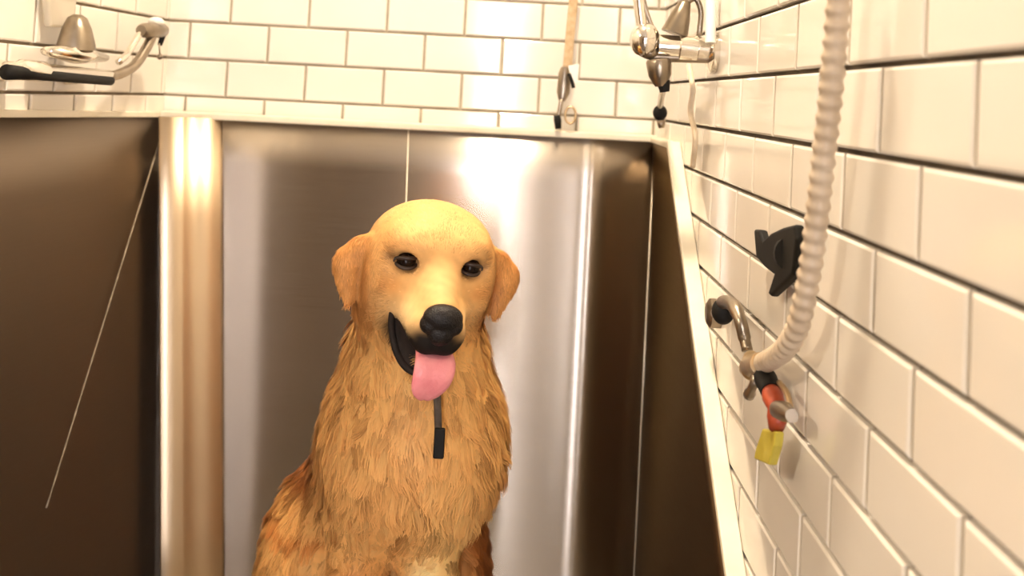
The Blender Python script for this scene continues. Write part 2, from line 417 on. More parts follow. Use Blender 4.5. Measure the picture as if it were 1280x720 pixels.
# skull
hell((0, -6, 12), (80, 76, 62), 20)
hell((0, 26, 34), (58, 44, 36), 24)
for s in (-1, 1):
    hell((s * 30, 47, 42), (24, 20, 14), 20)          # brow
    hell((s * 43, 24, -18), (35, 42, 44), 26)         # cheek
    hell((s * 42, -16, -54), (35, 46, 50), 30)         # ruff under the cheek
hell((0, -20, -55), (66, 66, 60), 40)
hcap((0, 48, -8), (0, 116, -34), 31, 23.5, 24)        # muzzle
hcap((0, 52, 10), (0, 122, -16), 19, 13, 14)        # bridge
for s in (-1, 1):
    hcap((s * 21, 60, -34), (s * 14, 112, -43), 22, 18.5, 14)   # flews
    hcap((s * 15, 112, -40), (s * 11, 120, -50), 15, 13, 10)
    hell((s * 39.5, 63, EU), (15, 12, 12), 9, cut=True)
hcap((0, 44, -74), (0, 92, -91), 27, 17, 14)          # lower jaw
hell((-20, 66, -66), (15, 44, 10.5), 5, cut=True)          # open mouth, wider on the picture's left
hell((6, 90, -67), (17, 36, 7.5), 5, cut=True)
# ears: thick drooping flaps
for s in (-1, 1):
    def ear(c, r, ang, fw=0, k=10):
        q = Quaternion((0, 1, 0), math.radians(ang)) @ Quaternion((0, 0, 1), math.radians(fw))
        Rl = HR @ np.array(q.to_matrix()); ell(hp(*c), np.array(r) * .001, k * .001, Rl)
    for c, r in (((82, 2, 12), (20, 11, 15)), ((97, 5, -4), (21, 8, 18)), ((103, 8, -17), (15, 7, 17)), ((98, 11, -33), (12, 6.5, 16)), ((93, 13, -48), (7, 5, 11))):
        hell((s * c[0], c[1], c[2]), r, 9)
def surface_nets(D, iso=0.):
    S = D < iso; nx, ny, nz = D.shape
    corners = [(i, j, k) for i in (0, 1) for j in (0, 1) for k in (0, 1)]
    cnt = np.zeros((nx - 1, ny - 1, nz - 1), np.int8)
    for c in corners: cnt += S[c[0]:nx - 1 + c[0], c[1]:ny - 1 + c[1], c[2]:nz - 1 + c[2]]
    cells = np.argwhere((cnt > 0) & (cnt < 8)); idx = -np.ones(cnt.shape, np.int64); idx[tuple(cells.T)] = np.arange(len(cells))
    acc = np.zeros((len(cells), 3)); n = np.zeros(len(cells))
    for a in corners:
        for d in range(3):
            if a[d]: continue
            b = list(a); b[d] = 1
            va = D[tuple((cells + a).T)]; vb = D[tuple((cells + b).T)]
            m = (va < iso) != (vb < iso); t = np.where(m, (iso - va) / np.where(m, vb - va, 1), 0)
            p = np.array(a)[None] + t[:, None] * (np.array(b) - np.array(a))[None]
            acc += p * m[:, None]; n += m
    V = cells + acc / n[:, None]
    quads = []
    for d in range(3):
        sl0 = [slice(1, s - 1) for s in D.shape]; sl1 = list(sl0); sl0[d] = slice(0, D.shape[d] - 1); sl1[d] = slice(1, D.shape[d])
        a = S[tuple(sl0)]; b = S[tuple(sl1)]; e = np.argwhere(a != b); 
        off = np.array([1 if i != d else 0 for i in range(3)]); e = e + off
        sgn = S[tuple(e.T)]
        o1, o2 = [i for i in range(3) if i != d]
        def ci(u, v):
            q = e.copy(); q[:, o1] -= u; q[:, o2] -= v; return idx[tuple(q.T)]
        q = np.stack([ci(0, 0), ci(1, 0), ci(1, 1), ci(0, 1)], 1)
        flip = sgn if d != 1 else ~sgn
        q[~flip] = q[~flip][:, ::-1]
        quads.append(q)
    return V, np.concatenate(quads)
D[:, :, 0] = np.abs(D[:, :, 0]) + .001
V, Q = surface_nets(D)
V = LO + V * HS
V[:, 2] = np.maximum(V[:, 2], FLOOR + .001)
def relax(V, Q, it):
    E = np.concatenate([Q[:, [0, 1]], Q[:, [1, 2]], Q[:, [2, 3]], Q[:, [3, 0]]])
    for _ in range(it):
        s = np.zeros_like(V); c = np.zeros(len(V))
        for a, b in ((0, 1), (1, 0)):
            for ax_ in range(3): s[:, ax_] += np.bincount(E[:, a], V[E[:, b], ax_], len(V))
            c += np.bincount(E[:, a], minlength=len(V))
        V = V * .4 + .6 * s / c[:, None]
    return V
V = relax(V, Q, 2)
# ---- coat colour with some painted shade as a field over the body (sRGB, then linear)
def lin(c): c = np.asarray(c, float) / 255.; return np.where(c <= .04045, c / 12.92, ((c + .055) / 1.055) ** 2.4)
def vnoise(P, s, seed=0):
    """smooth pseudo noise in -1..1 from rotated sines"""
    r = np.random.default_rng(seed); o = np.zeros(len(P))
    for k in range(7):
        d = r.normal(size=3); d /= np.linalg.norm(d); o += np.sin(P @ d * s * r.uniform(.6, 1.6) * 6.28 + r.uniform(0, 6.28))
    return o / 3.2
def head_local(P): return (P - HC) @ HR * 1000.
def blob(h, c, r, p=2): return np.exp(-(((h - np.array(c)) / np.array(r)) ** 2).sum(1))
def coat(P):
    h = head_local(P)
    base = np.tile(lin((238, 182, 108)), (len(P), 1))
    z = P[:, 2]; x = P[:, 0]; y = P[:, 1]
    def mix(c, w):
        w = np.clip(w, 0, 1)[:, None]; return base * (1 - w) + lin(c) * w
    chest = np.exp(-((x + .115) / .085) ** 2 - ((z + .52) / .13) ** 2) * (y < 1.32)
    base = mix((232, 170, 98), .6 * chest)
    base = mix((244, 198, 124), .8 * np.exp(-((x + .06) / .035) ** 2 - ((z + .60) / .09) ** 2) * (y < 1.30))
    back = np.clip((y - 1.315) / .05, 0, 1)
    base = mix((160, 90, 40), .9 * back)  # brown behind the chest, mostly shade put into the coat
    base = mix((250, 214, 150), .9 * np.exp(-((x + .085) / .022) ** 2) * np.clip((-.58 - z) / .03, 0, 1) * (y < 1.26))  # paler right foreleg, partly light put into the coat
    base = mix((206, 138, 72), .8 * np.exp(-((x + .178) / .035) ** 2) * np.clip((-.585 - z) / .03, 0, 1))  # browner left foreleg, partly shade put into the coat
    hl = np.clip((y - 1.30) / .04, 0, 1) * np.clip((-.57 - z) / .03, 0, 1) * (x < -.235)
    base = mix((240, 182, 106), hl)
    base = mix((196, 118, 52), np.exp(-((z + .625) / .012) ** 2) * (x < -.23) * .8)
    head = np.clip((h[:, 2] + 75) / 30, 0, 1) * (y < 1.29)
    base = mix((226, 176, 112), head * .9)
    base = mix((216, 174, 118), blob(h, (0, 80, 0), (24, 60, 26)) * 1.1)         # bridge
    base = mix((238, 206, 152), (blob(h, (-32, 90, -44), (20, 40, 24)) + blob(h, (34, 90, -44), (16, 34, 24))) * .9)
    for s in (-1, 1):
        base = mix((196, 128, 60), .9 * blob(h, (s * 52, 40, -10), (16, 40, 14)))
        base = mix((176, 108, 50), .8 * blob(h, (s * 72, 10, -46), (12, 40, 40)))  # shadow band between cheek and ruff, painted into the coat
        base = mix((206, 142, 70), .7 * blob(h, (s * 62, 20, 20), (12, 30, 26)))
        base = mix((212, 148, 80), np.clip((np.abs(h[:, 0]) - 74) / 10, 0, 1) * (h[:, 2] > -75) * (y < 1.25) * .75)
        base = mix((150, 84, 34), blob(h, (s * 84, 14, -20), (7, 20, 30)) * .85)
        base = mix((92, 50, 24), blob(h, (s * 39.5, 58, EU), (16, 14, 11)) * 1.0)
        base = mix((196, 126, 60), .6 * blob(h, (s * 60, 0, -62), (16, 40, 34)))
    # dark lips and front of the muzzle
    lip = np.clip((-40 - h[:, 2]) / 6, 0, 1) * np.clip((h[:, 1] - 84) / 14, 0, 1) * (h[:, 2] > -70)
    base = mix((22, 16, 12), lip)
    base = mix((24, 18, 14), blob(h, (-2, 126, -42), (30, 20, 14)) * 1.8)
    ins = blob(h, (-22, 66, -66), (21, 46, 14)) * 2.2 + blob(h, (8, 90, -67), (22, 36, 10)) * 2
    base = mix((18, 11, 9), ins)
    base = mix((24, 18, 14), blob(h, (-30, 58, -58), (12, 22, 12)) * 1.2)
    base = base * (1 + .06 * vnoise(P, 40, 21) + .05 * vnoise(P, 95, 22))[:, None]
    base = base * (1.06 - .06 * np.clip(head, 0, 1))[:, None]
    return np.clip(base, .002, .95)
DOGB = Vector((-.14, 1.32, TF))
dog = thing('dog', 'golden retriever sitting in the steel tub with its tongue out', 'dog', DOGB)
UP = np.array([0, 0, H])
me = bpy.data.meshes.new('body'); me.from_pydata(list(map(tuple, V + UP)), [], Q.tolist())
ca = me.color_attributes.new('coat', 'FLOAT_COLOR', 'POINT')
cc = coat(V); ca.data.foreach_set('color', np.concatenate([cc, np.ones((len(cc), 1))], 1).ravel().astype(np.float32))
def attr_mat(name, rough, sheen=0., spec=.25):
    m = mat(name, (.6, .4, .2), rough); nt = m.node_tree; b = nt.nodes['Principled BSDF']
    a = nt.nodes.new('ShaderNodeVertexColor'); a.layer_name = 'coat'; nt.links.new(a.outputs[0], b.inputs['Base Color'])
    b.inputs['Specular IOR Level'].default_value = spec
    return m
body = link('body', me, attr_mat('dog_skin', .7), dog, True)
# normals
me.calc_loop_triangles()
NV = np.empty(len(V) * 3, np.float32); me.vertex_normals.foreach_get('vector', NV); NV = NV.reshape(-1, 3)
if ((V - V.mean(0)) * NV).sum() < 0: me.flip_normals(); NV = -NV
# ---- fur strands: one mesh of fine tapered blades
tri = np.concatenate([Q[:, [0, 1, 2]], Q[:, [0, 2, 3]]])
A = .5 * np.linalg.norm(np.cross(V[tri[:, 1]] - V[tri[:, 0]], V[tri[:, 2]] - V[tri[:, 0]]), axis=1)
ctr = V[tri].mean(1); tn = NV[tri].mean(1); tn /= np.linalg.norm(tn, axis=1, keepdims=True)
view = -ctr / np.linalg.norm(ctr, axis=1, keepdims=True)
facing = (tn * view).sum(1)
hh = head_local(ctr)
ishead = (hh[:, 2] > -80) & (ctr[:, 1] < 1.27)
wgt = A * np.where(ishead, 4.2, 1.0) * np.where(facing > -.25, 1, .25) * np.where(ctr[:, 2] < -.72, .4, 1) * np.where((ctr[:, 2] < -.57) & (ctr[:, 2] > -.70), 1.6, 1)
def scatter(n, w):
    ti = rng.choice(len(tri), n, p=w / w.sum()); u = rng.random((n, 2)); s = u.sum(1) > 1; u[s] = 1 - u[s]
    a, b, c = V[tri[ti, 0]], V[tri[ti, 1]], V[tri[ti, 2]]
    na, nb, nc = NV[tri[ti, 0]], NV[tri[ti, 1]], NV[tri[ti, 2]]
    P = a + (b - a) * u[:, :1] + (c - a) * u[:, 1:]; N_ = na + (nb - na) * u[:, :1] + (nc - na) * u[:, 1:]
    return P, N_ / np.linalg.norm(N_, axis=1, keepdims=True)
NS = 130000
P, Nn = scatter(NS, wgt)
h = head_local(P)
head = (h[:, 2] > -74) & (P[:, 1] < 1.25)
hw = np.clip((h[:, 2] + 95) / 40, 0, 1) * np.clip((1.27 - P[:, 1]) / .04, 0, 1)
# bare places: nose, lips, mouth, eyes
bare = (blob(h, (-2, 126, -42), (28, 20, 15)) > .35) | (blob(h, (-22, 70, -66), (20, 44, 11)) > .3) | (blob(h, (8, 92, -67), (20, 36, 9)) > .3)
bare |= (blob(h, (0, 134, -24), (24, 16, 20)) > .35)
for s in (-1, 1): bare |= blob(h, (s * 39.5, 62, EU), (13, 14, 9)) > .42
lipz = (h[:, 2] < -44) & (h[:, 2] > -68) & (h[:, 1] > 84)
bare |= lipz
keep = ~bare; P, Nn, h, hw, head = P[keep], Nn[keep], h[keep], hw[keep], head[keep]; NS = len(P)
# flow
down = np.array([0, 0, -1.0])
fl_body = np.tile(down, (NS, 1)) + np.stack([.10 * np.sign(P[:, 0] + .115) * np.clip(np.abs(P[:, 0] + .115) / .1, 0, 1), 0 * P[:, 0] + .12, 0 * P[:, 0]], 1)
wv = vnoise(P, 9, 3)[:, None]; wv2 = vnoise(P, 22, 5)[:, None]
fl_body += np.array([1., 0, 0]) * (wv * .38 + wv2 * .22)
nose = hp(0, 135, -20); away = P - nose; away /= np.linalg.norm(away, axis=1, keepdims=True)
fl_head = away * 1.0 + HR[:, 2] * 0.0 + np.array([0, 0, -.25])
earm = (np.abs(h[:, 0]) > 66) & (h[:, 2] > -70)
fl_head[earm] = np.array([0, .0, -1.])
fl = fl_head * hw[:, None] + fl_body * (1 - hw[:, None])
fl = fl - Nn * (fl * Nn).sum(1, keepdims=True); fl /= np.linalg.norm(fl, axis=1, keepdims=True) + 1e-9
muz = blob(h, (0, 100, -20), (40, 55, 55))
L_head = .010 - .0065 * np.clip(muz * 1.6, 0, 1); L_head = np.where(np.abs(h[:, 0]) > 66, .010, L_head)
L_head = np.where((h[:, 2] > 30), .0075, L_head)
chestm = np.exp(-((P[:, 2] + .50) / .16) ** 2) * (P[:, 1] < 1.36)
L_body = .022 + .014 * chestm
ruff = np.clip((-20 - h[:, 2]) / 50, 0, 1)
L = (L_head + .008 * ruff * (np.clip(1 - muz * 3, 0, 1))) * hw + L_body * (1 - hw)
L = np.where((P[:, 2] < -.57) & (P[:, 1] < 1.31), np.minimum(L, .013), L)
L *= rng.uniform(.7, 1.15, NS)
lift = (.32 * (1 - hw) + .22 * hw)
# clumps
kc, _ = scatter(2600, wgt * np.where(ishead, .35, 1.)); kd = kdtree.KDTree(len(kc))
for i, c in enumerate(kc): kd.insert(c, i)
kd.balance(); ci = np.array([kd.find(p)[1] for p in P]); cdiff = kc[ci] - P
cl_l = rng.normal(0, .12, len(kc)); cl_t = rng.normal(0, 1, len(kc)); cl_w = rng.uniform(-1, 1, len(kc))
dirn = fl + Nn * (lift + rng.normal(0, .05, NS) + cl_l[ci] * (1 - hw))[:, None]
side = np.cross(fl, Nn); dirn += side * (rng.normal(0, .10, NS) + cl_w[ci] * .28 * (1 - hw) + cl_w[ci] * .12 * hw)[:, None]
dirn /= np.linalg.norm(dirn, axis=1, keepdims=True)
SEG = 4; ts = np.linspace(0, 1, SEG + 1)
clump = (.62 * (1 - hw) + .15 * hw)[:, None]
wd = (.0011 * (1 - hw) + .00062 * hw) * rng.uniform(.8, 1.3, NS)
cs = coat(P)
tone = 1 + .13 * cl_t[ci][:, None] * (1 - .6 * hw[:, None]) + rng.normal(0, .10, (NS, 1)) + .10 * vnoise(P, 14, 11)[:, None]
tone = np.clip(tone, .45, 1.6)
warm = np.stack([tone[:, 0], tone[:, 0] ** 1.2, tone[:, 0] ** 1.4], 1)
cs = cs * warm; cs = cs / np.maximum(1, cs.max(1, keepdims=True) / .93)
VV = np.empty((NS, SEG + 1, 2, 3)); CCc = np.empty((NS, SEG + 1, 2, 4), np.float32); CCc[..., 3] = 1
for k, t in enumerate(ts):
    wave = side * (np.sin(t * 5 + cl_w[ci] * 6.) * .0028 * t * (1 - hw))[:, None]
    pos = P - Nn * .0008 + dirn * (L * t)[:, None] - Nn * (L * .42 * t * t * lift * 1.6)[:, None] + cdiff * clump * (t ** 1.2) + wave
    ww = wd * (1 - .8 * t ** 1.6)
    wdir = np.cross(dirn, Nn); wdir /= np.linalg.norm(wdir, axis=1, keepdims=True)
    VV[:, k, 0] = pos - wdir * ww[:, None]; VV[:, k, 1] = pos + wdir * ww[:, None]
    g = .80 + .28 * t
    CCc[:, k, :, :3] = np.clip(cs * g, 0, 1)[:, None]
VV[..., 2] = np.maximum(VV[..., 2], FLOOR + .001)
base_i = (np.arange(NS) * (SEG + 1) * 2)[:, None, None]
kq = np.array([[2 * k, 2 * k + 1, 2 * k + 3, 2 * k + 2] for k in range(SEG)])[None]
FQ = (base_i + kq).reshape(-1, 4)
fm = bpy.data.meshes.new('fur'); nv, nf = NS * (SEG + 1) * 2, len(FQ)
fm.vertices.add(nv); fm.vertices.foreach_set('co', (VV.reshape(-1, 3) + UP).ravel().astype(np.float32))
fm.loops.add(nf * 4); fm.loops.foreach_set('vertex_index', FQ.ravel().astype(np.int32))
fm.polygons.add(nf); fm.polygons.foreach_set('loop_start', np.arange(0, nf * 4, 4, dtype=np.int32)); fm.update(calc_edges=True)
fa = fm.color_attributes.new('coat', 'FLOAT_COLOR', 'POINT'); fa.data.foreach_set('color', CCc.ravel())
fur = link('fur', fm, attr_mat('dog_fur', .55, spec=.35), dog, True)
# smooth the light over the strands: blend skin normals in
skinN = np.repeat(Nn, (SEG + 1) * 2, axis=0)
fm.normals_split_custom_set_from_vertices([tuple(n) for n in (skinN / np.linalg.norm(skinN, axis=1, keepdims=True))])
fur['kind'] = 'stuff'
# ---- face parts
HRm = Matrix([list(r) for r in HR])
def HP(x, f, u): return Vector(hp(x, f, u)) + Vector((0, 0, H))
NOSE = noise_col(mat('wet_black_nose', (.008, .006, .006), .42, 0., Specular_IOR_Level=.3), (.006, .005, .005), (.014, .010, .009), 60, bump=.5, bump_scale=500)
bm = bmesh.new()
ball(bm, HP(0, 131, -15), .001, (23, 15, 15), 32, HRm)
ball(bm, HP(0, 132, -33), .001, (16, 12, 15), 24, HRm)
for s in (-1, 1): ball(bm, HP(s * 13.5, 130, -24), .001, (11.5, 12, 11.5), 24, HRm)
nose_o = obj('nose', bm, NOSE, dog, True)
rm = nose_o.modifiers.new('merge', 'REMESH'); rm.mode = 'VOXEL'; rm.voxel_size = .0012; rm.use_smooth_shade = True
sm = nose_o.modifiers.new('soften', 'SMOOTH'); sm.factor = .6; sm.iterations = 8
EYE = mat('brown_eye', (.008, .004, .003), .16, 0., Specular_IOR_Level=.15); noise_col(EYE, (.006, .003, .002), (.014, .007, .004), 120)
LIDM = noise_col(mat('dark_eyelid', (.03, .016, .01), .5), (.025, .013, .008), (.04, .022, .014), 80)
for s in (-1, 1):
    bm = bmesh.new(); ball(bm, HP(s * 39, 54, EU), .0118, (1, 1, 1), 32, HRm)
    e = obj('eye', bm, EYE, dog, True)
    for sg in (1, -1):
        bm = bmesh.new(); pts = []
        for k in range(13):
            a = math.pi * k / 12
            px_ = s * 39 + 15 * math.cos(a); pu = EU + sg * (6.6 if sg > 0 else 6.0) * math.sin(a) - s * .07 * (px_ - s * 39)
            rr_ = math.sqrt(max(0, 12.6 ** 2 - min(12.3, abs(px_ - s * 39)) ** 2 - (pu - EU) ** 2))
            pts.append(HP(px_, 54 + rr_ * .98, pu))
        tube(bm, pts, [.0010 + .0016 * math.sin(math.pi * k / 12) for k in range(13)], 10)
        obj('eyelid', bm, LIDM, e, True)
# tongue
TNG = noise_col(mat('pink_tongue', (.80, .24, .26), .35), (.78, .22, .25), (.86, .32, .34), 30, bump=.5, bump_scale=260)
prof_t = [(0, 70, -70, 17, 5), (2, 92, -68, 20, 5), (3, 112, -67, 22, 5), (3, 126, -72, 23.5, 5.2), (2, 133, -84, 23.5, 5.2), (0, 134, -97, 21, 5), (-2, 132, -108, 15, 4.4), (-3, 130, -114, 8, 3)]
bm = bmesh.new(); rings = []
sp = spline([p[:3] for p in prof_t], 5); wsp = spline([(p[3], p[4], 0) for p in prof_t], 5)
for i, (p, wv_) in enumerate(zip(sp, wsp)):
    t = (sp[min(i + 1, len(sp) - 1)] - sp[max(i - 1, 0)]).normalized(); nrm_ = Vector((1, 0, 0)).cross(t).normalized()
    ring = []
    for k in range(20):
        a = 2 * math.pi * k / 20; cx = math.cos(a); sn = math.sin(a)
        gr = 1.6 * math.exp(-(cx * 3.2) ** 2) * (1 if sn > 0 else 0)
        q = p + Vector((1, 0, 0)) * cx * wv_.x + nrm_ * (sn * wv_.y - gr * sn)
        ring.append(bm.verts.new(HP(*q)))
    rings.append(ring)
for a, b in zip(rings, rings[1:]):
    for k in range(20): bm.faces.new((a[k], a[(k + 1) % 20], b[(k + 1) % 20], b[k]))
bm.faces.new(rings[0]); bm.faces.new(rings[-1])
obj('tongue', bm, TNG, dog, True)
# black lower lip running from the mouth corner round the chin
LIPM = noise_col(mat('black_lip', (.014, .010, .009), .75, 0., Specular_IOR_Level=.2), (.012, .009, .008), (.025, .017, .014), 50)
bm = bmesh.new()
tube(bm, spline([HP(-45, 54, -36), HP(-44, 66, -58), HP(-36, 84, -80), HP(-23, 100, -93), HP(-4, 110, -95), HP(12, 104, -90), HP(24, 88, -78), HP(32, 68, -62)], 6), [.0022 + .0022 * math.sin(math.pi * min(1, (i + 4) / 34)) for i in range(43)], 12)
obj('lower_lip', bm, LIPM, dog, True)
# dark lining closing the open corner of the mouth
A_ = spline([HP(-45, 53, -36), HP(-44, 66, -58), HP(-36, 84, -80), HP(-23, 100, -93), HP(-4, 108, -96)], 6)
B_ = spline([HP(-38, 58, -34), HP(-34, 74, -46), HP(-28, 92, -54), HP(-18, 106, -58), HP(-4, 112, -60)], 6)
bm = bmesh.new(); rows = []
inw = Vector(HR[:, 1]) * -.010
for a_, b_ in zip(A_, B_):
    rows.append([bm.verts.new(a_.lerp(b_, k / 6) + inw * math.sin(math.pi * k / 6)) for k in range(7)])
for r0, r1 in zip(rows, rows[1:]):
    for k in range(6): bm.faces.new((r0[k], r1[k], r1[k + 1], r0[k + 1]))
ml = obj('mouth_lining', bm, LIPM, dog, True); so = ml.modifiers.new('thick', 'SOLIDIFY'); so.thickness = .002
# collar strap end hanging on the chest

# ------------------------------------------------------------------ lead hanging from the collar, fittings on the walls
def PT(u, v, Y): return W(u, v, Y)
lead = thing('collar_strap', 'short dark strap end hanging from the collar on the dog\'s chest', 'strap', PT(548, 500, 1.13))
bm = bmesh.new(); tube(bm, spline([PT(546, 488, 1.150), PT(547, 512, 1.142), PT(548, 540, 1.146)], 5), .0046, 10, flat=.45, up=Vector((1, 0, 0))); obj('strap', bm, noise_col(mat('dark_webbing', (.07, .05, .035), .7), (.05, .035, .025), (.09, .065, .045), 90), lead, True)
bm = bmesh.new(); box(bm, (-.0065, -.003, -.018), (.0065, .003, .018)); bmesh.ops.transform(bm, matrix=Matrix.Translation(PT(549, 554, 1.142)), verts=bm.verts); obj('tag', bm, BLACK, lead, bevel=.002)

def S(u, v, off):                            # sight line meets the plane `off` in front of the right wall
    return WX(u, v, XR - off)
# --- mixer on the right wall
m = thing('shower_mixer', 'chrome shower mixer on the right wall above the tub corner', 'faucet', S(895, 70, .01))
Yc = S(895, 68, .006).y
wallp = Vector((XR - .006, Yc, S(895, 66, .006).z))
zc = wallp.z
def MX(u, v): return W(u, v, Yc)
bm = bmesh.new(); tube(bm, [wallp, wallp - Vector((.008, 0, 0)), wallp - Vector((.012, 0, 0))], [.030, .030, .022], 28); obj('wall_flange', bm, CHROME, m, True, auto=.6)
bm = bmesh.new(); a_, b_ = MX(893, 62), MX(822, 57); tube(bm, [a_, a_.lerp(b_, .3), a_.lerp(b_, .32), a_.lerp(b_, .62), a_.lerp(b_, .64), b_], [.017, .017, .0195, .0195, .0165, .0165], 28); obj('body', bm, CHROME, m, True, auto=.5)
bm = bmesh.new(); a_, b_ = MX(897, 73) - Vector((0, .002, 0)), MX(816, 71); tube(bm, [a_, b_], [.0075, .0075], 16); obj('lower_bar', bm, CHROME_D, m, True, auto=.6)
bm = bmesh.new(); ball(bm, MX(806, 50), .022, (1, 1, 1.15), 28); e = obj('end_knob', bm, CHROME, m, True)
bm = bmesh.new(); c_ = MX(812, 66); ball(bm, c_, .0125, (1.1, 1, .8), 20); obj('knob_cap', bm, CHROME_D, e, True)
bm = bmesh.new(); tube(bm, spline([MX(803, 40), MX(800, 15), MX(797, -14)], 5), [.0085] * 11, 16); obj('riser_pipe', bm, CHROME, m, True)
bm = bmesh.new(); tube(bm, spline([MX(817, 38), MX(808, 14), MX(803, -10)], 5), [.0032] * 11, 12); obj('lever', bm, CHROME_D, m, True)
bm = bmesh.new(); a_, b_ = MX(843, 42), MX(856, 4); tube(bm, [a_, a_.lerp(b_, .55), b_, b_ + Vector((.0, 0, .004))], [.020, .015, .009, .005], 24); obj('handle', bm, CHROME_D, m, True, auto=.6)
bm = bmesh.new(); tube(bm, spline([MX(852, 10), MX(868, -2), MX(876, 14), MX(874, 44)], 6), [.0042] * 19, 12); obj('hose_loop', bm, CHROME_D, m, True)
bm = bmesh.new(); a_, b_ = MX(823, 74), MX(826, 108); tube(bm, [a_, a_.lerp(b_, .1), a_.lerp(b_, .6), b_.lerp(a_, .12), b_], [.0165, .0185, .0165, .011, .008], 24); e = obj('vacuum_breaker', bm, CHROME_D, m, True, auto=.6)
bm = bmesh.new(); a_, b_ = MX(829, 101), MX(831, 115); tube(bm, [a_, b_], [.010, .007], 18); obj('outlet_cap', bm, BLACK, e, True, auto=.6)
# white pipe behind
bm = bmesh.new(); a_, b_ = S(889, -30, .022), S(888, 54, .022); tube(bm, [a_, b_], [.0075, .0075], 20)
tag(obj('supply_pipe', bm, WHITEP, None, True, auto=.6), 'white vertical supply pipe coming down to the mixer on the right wall', 'pipe')
# spray rose hanging under it with its thin hose
r_ = thing('spray_nozzle', 'small black ball nozzle hanging below the right mixer', 'nozzle', W(825, 140, 1.62))
bm = bmesh.new(); ball(bm, W(825, 141, 1.62), .0125, (1, 1, 1.1), 24); obj('ball_head', bm, BLACK, r_, True)
bm = bmesh.new(); tube(bm, [W(826, 150, 1.62), W(827, 160, 1.62)], [.0085, .005], 16); obj('tip', bm, CHROME_D, r_, True)
bm = bmesh.new(); tube(bm, spline([W(829, 112, 1.45), W(827, 122, 1.53), W(825, 133, 1.615)], 5), .0052, 12); obj('stem', bm, CLEARP, r_, True)
# pale cords beside the corner
bm = bmesh.new(); tube(bm, spline([S(861, 82, .03), S(866, 112, .030), S(863, 140, .03), S(869, 170, .028), S(866, 208, .022)], 8), .0042, 10)
tag(obj('tube_hose', bm, noise_col(mat('cream_tubing', (.72, .60, .42), .4), (.66, .54, .37), (.78, .66, .48), 40), None, True), 'thin cream tube dangling from the right mixer down to the tub rim', 'hose')
# --- grooming lead on the back wall
l = thing('grooming_lead', 'tan webbing grooming lead hanging on the white back wall', 'leash', W(708, 120, 1.80))
bm = bmesh.new()
pts = spline([W(719, -25, 1.80), W(717, 0, 1.80), W(713, 40, 1.80), W(709, 88, 1.80)], 6)
tube(bm, pts, .0088, 14, flat=.25, up=Vector((1, 0, 0))); obj('strap', bm, STRAP, l, True)
bm = bmesh.new(); tube(bm, [W(707, 84, 1.79), W(706, 92, 1.79), W(704, 116, 1.79), W(702, 126, 1.79)], [.008, .012, .0125, .006], 18, flat=.6, up=Vector((1, 0, 0))); obj('clasp', bm, CHROME_D, l, True, auto=.7)
bm = bmesh.new(); prism(bm, [W(710, 82, 1.778), W(724, 80, 1.778), W(722, 104, 1.778), W(714, 104, 1.778)], .003, (0, -1, 0)); obj('label_tag', bm, WHITEP, l, bevel=.001)
bm = bmesh.new(); tube(bm, spline([W(711, 92, 1.772), W(715, 102, 1.772), W(717, 110, 1.772)], 4), .0035, 10); obj('trigger', bm, BLACK, l, True)
bm = bmesh.new(); tube(bm, spline([W(702, 124, 1.785), W(699, 140, 1.785), W(697, 150, 1.785)], 4), .0042, 10); obj('cord', bm, CHROME_D, l, True)
bm = bmesh.new(); tube(bm, [W(696, 144, 1.785), W(697, 150, 1.785), W(698, 161, 1.785)], [.006, .0075, .006], 14); obj('end_cap', bm, BLACK, l, True)
bm = bmesh.new(); cpt = W(713, 144, 1.785)
ring = [cpt + Vector((.010 * math.cos(a), 0, .016 * math.sin(a))) for a in [2 * math.pi * k / 24 for k in range(25)]]
tube(bm, ring, .0025, 10, caps=False); obj('snap_ring', bm, BRASS, l, True)
# --- mixer tap on the left wall
t = thing('tap', 'chrome lever tap with a swan-neck spout on the left wall', 'faucet', W(90, 60, 1.45))
def LP(u, v, off): return on_left(u, v, off)
bm = bmesh.new(); a_, b_ = LP(8, 86, .060), LP(138, 95, .060)
tube(bm, [a_, a_.lerp(b_, .10), a_.lerp(b_, .12), a_.lerp(b_, .30), a_.lerp(b_, .33), b_], [.006, .012, .0145, .0145, .0115, .0095], 24); body_ = obj('body', bm, CHROME, t, True, auto=.6)
bm = bmesh.new(); tube(bm, [LP(8, 90, .066), LP(40, 92, .066), LP(138, 101, .066)], [.0105, .0085, .0075], 16); obj('dark_underside', bm, BLACK, body_, True)  # black rod added for the dark underside of the bar
bm = bmesh.new(); tube(bm, spline([LP(135, 96, .060), LP(150, 92, .062), LP(168, 82, .064), LP(182, 62, .066), LP(190, 46, .066)], 6), [.0100, .0098, .0092] + [.0085] * 21 + [.0075], 16); obj('spout', bm, CHROME_D, t, True)
bm = bmesh.new(); tube(bm, spline([LP(148, 78, .058), LP(160, 66, .06), LP(172, 46, .062), LP(180, 36, .064)], 6), .0055, 14); obj('upper_pipe', bm, CHROME, t, True)
bm = bmesh.new(); a_, b_ = LP(176, 38, .066), LP(206, 38, .066); tube(bm, [a_, a_.lerp(b_, .1), a_.lerp(b_, .5), b_.lerp(a_, .1), b_], [.009, .0125, .014, .012, .007], 20); e = obj('spout_head', bm, CHROME_D, t, True, auto=.6)
bm = bmesh.new(); ball(bm, LP(195, 27, .066), .0105, (1.3, 1, .8), 20); obj('cap', bm, WHITEP, e, True)
bm = bmesh.new(); tube(bm, [LP(206, 36, .066), LP(200, 56, .066)], [.006, .004], 12); obj('side_lever', bm, BLACK, e, True)
bm = bmesh.new(); ball(bm, LP(200, 71, .066), .0052, (1, 1, 1), 16); tube(bm, [LP(199, 54, .066), LP(200, 70, .066)], .0015, 8); obj('pull_bead', bm, CHROME_D, e, True)
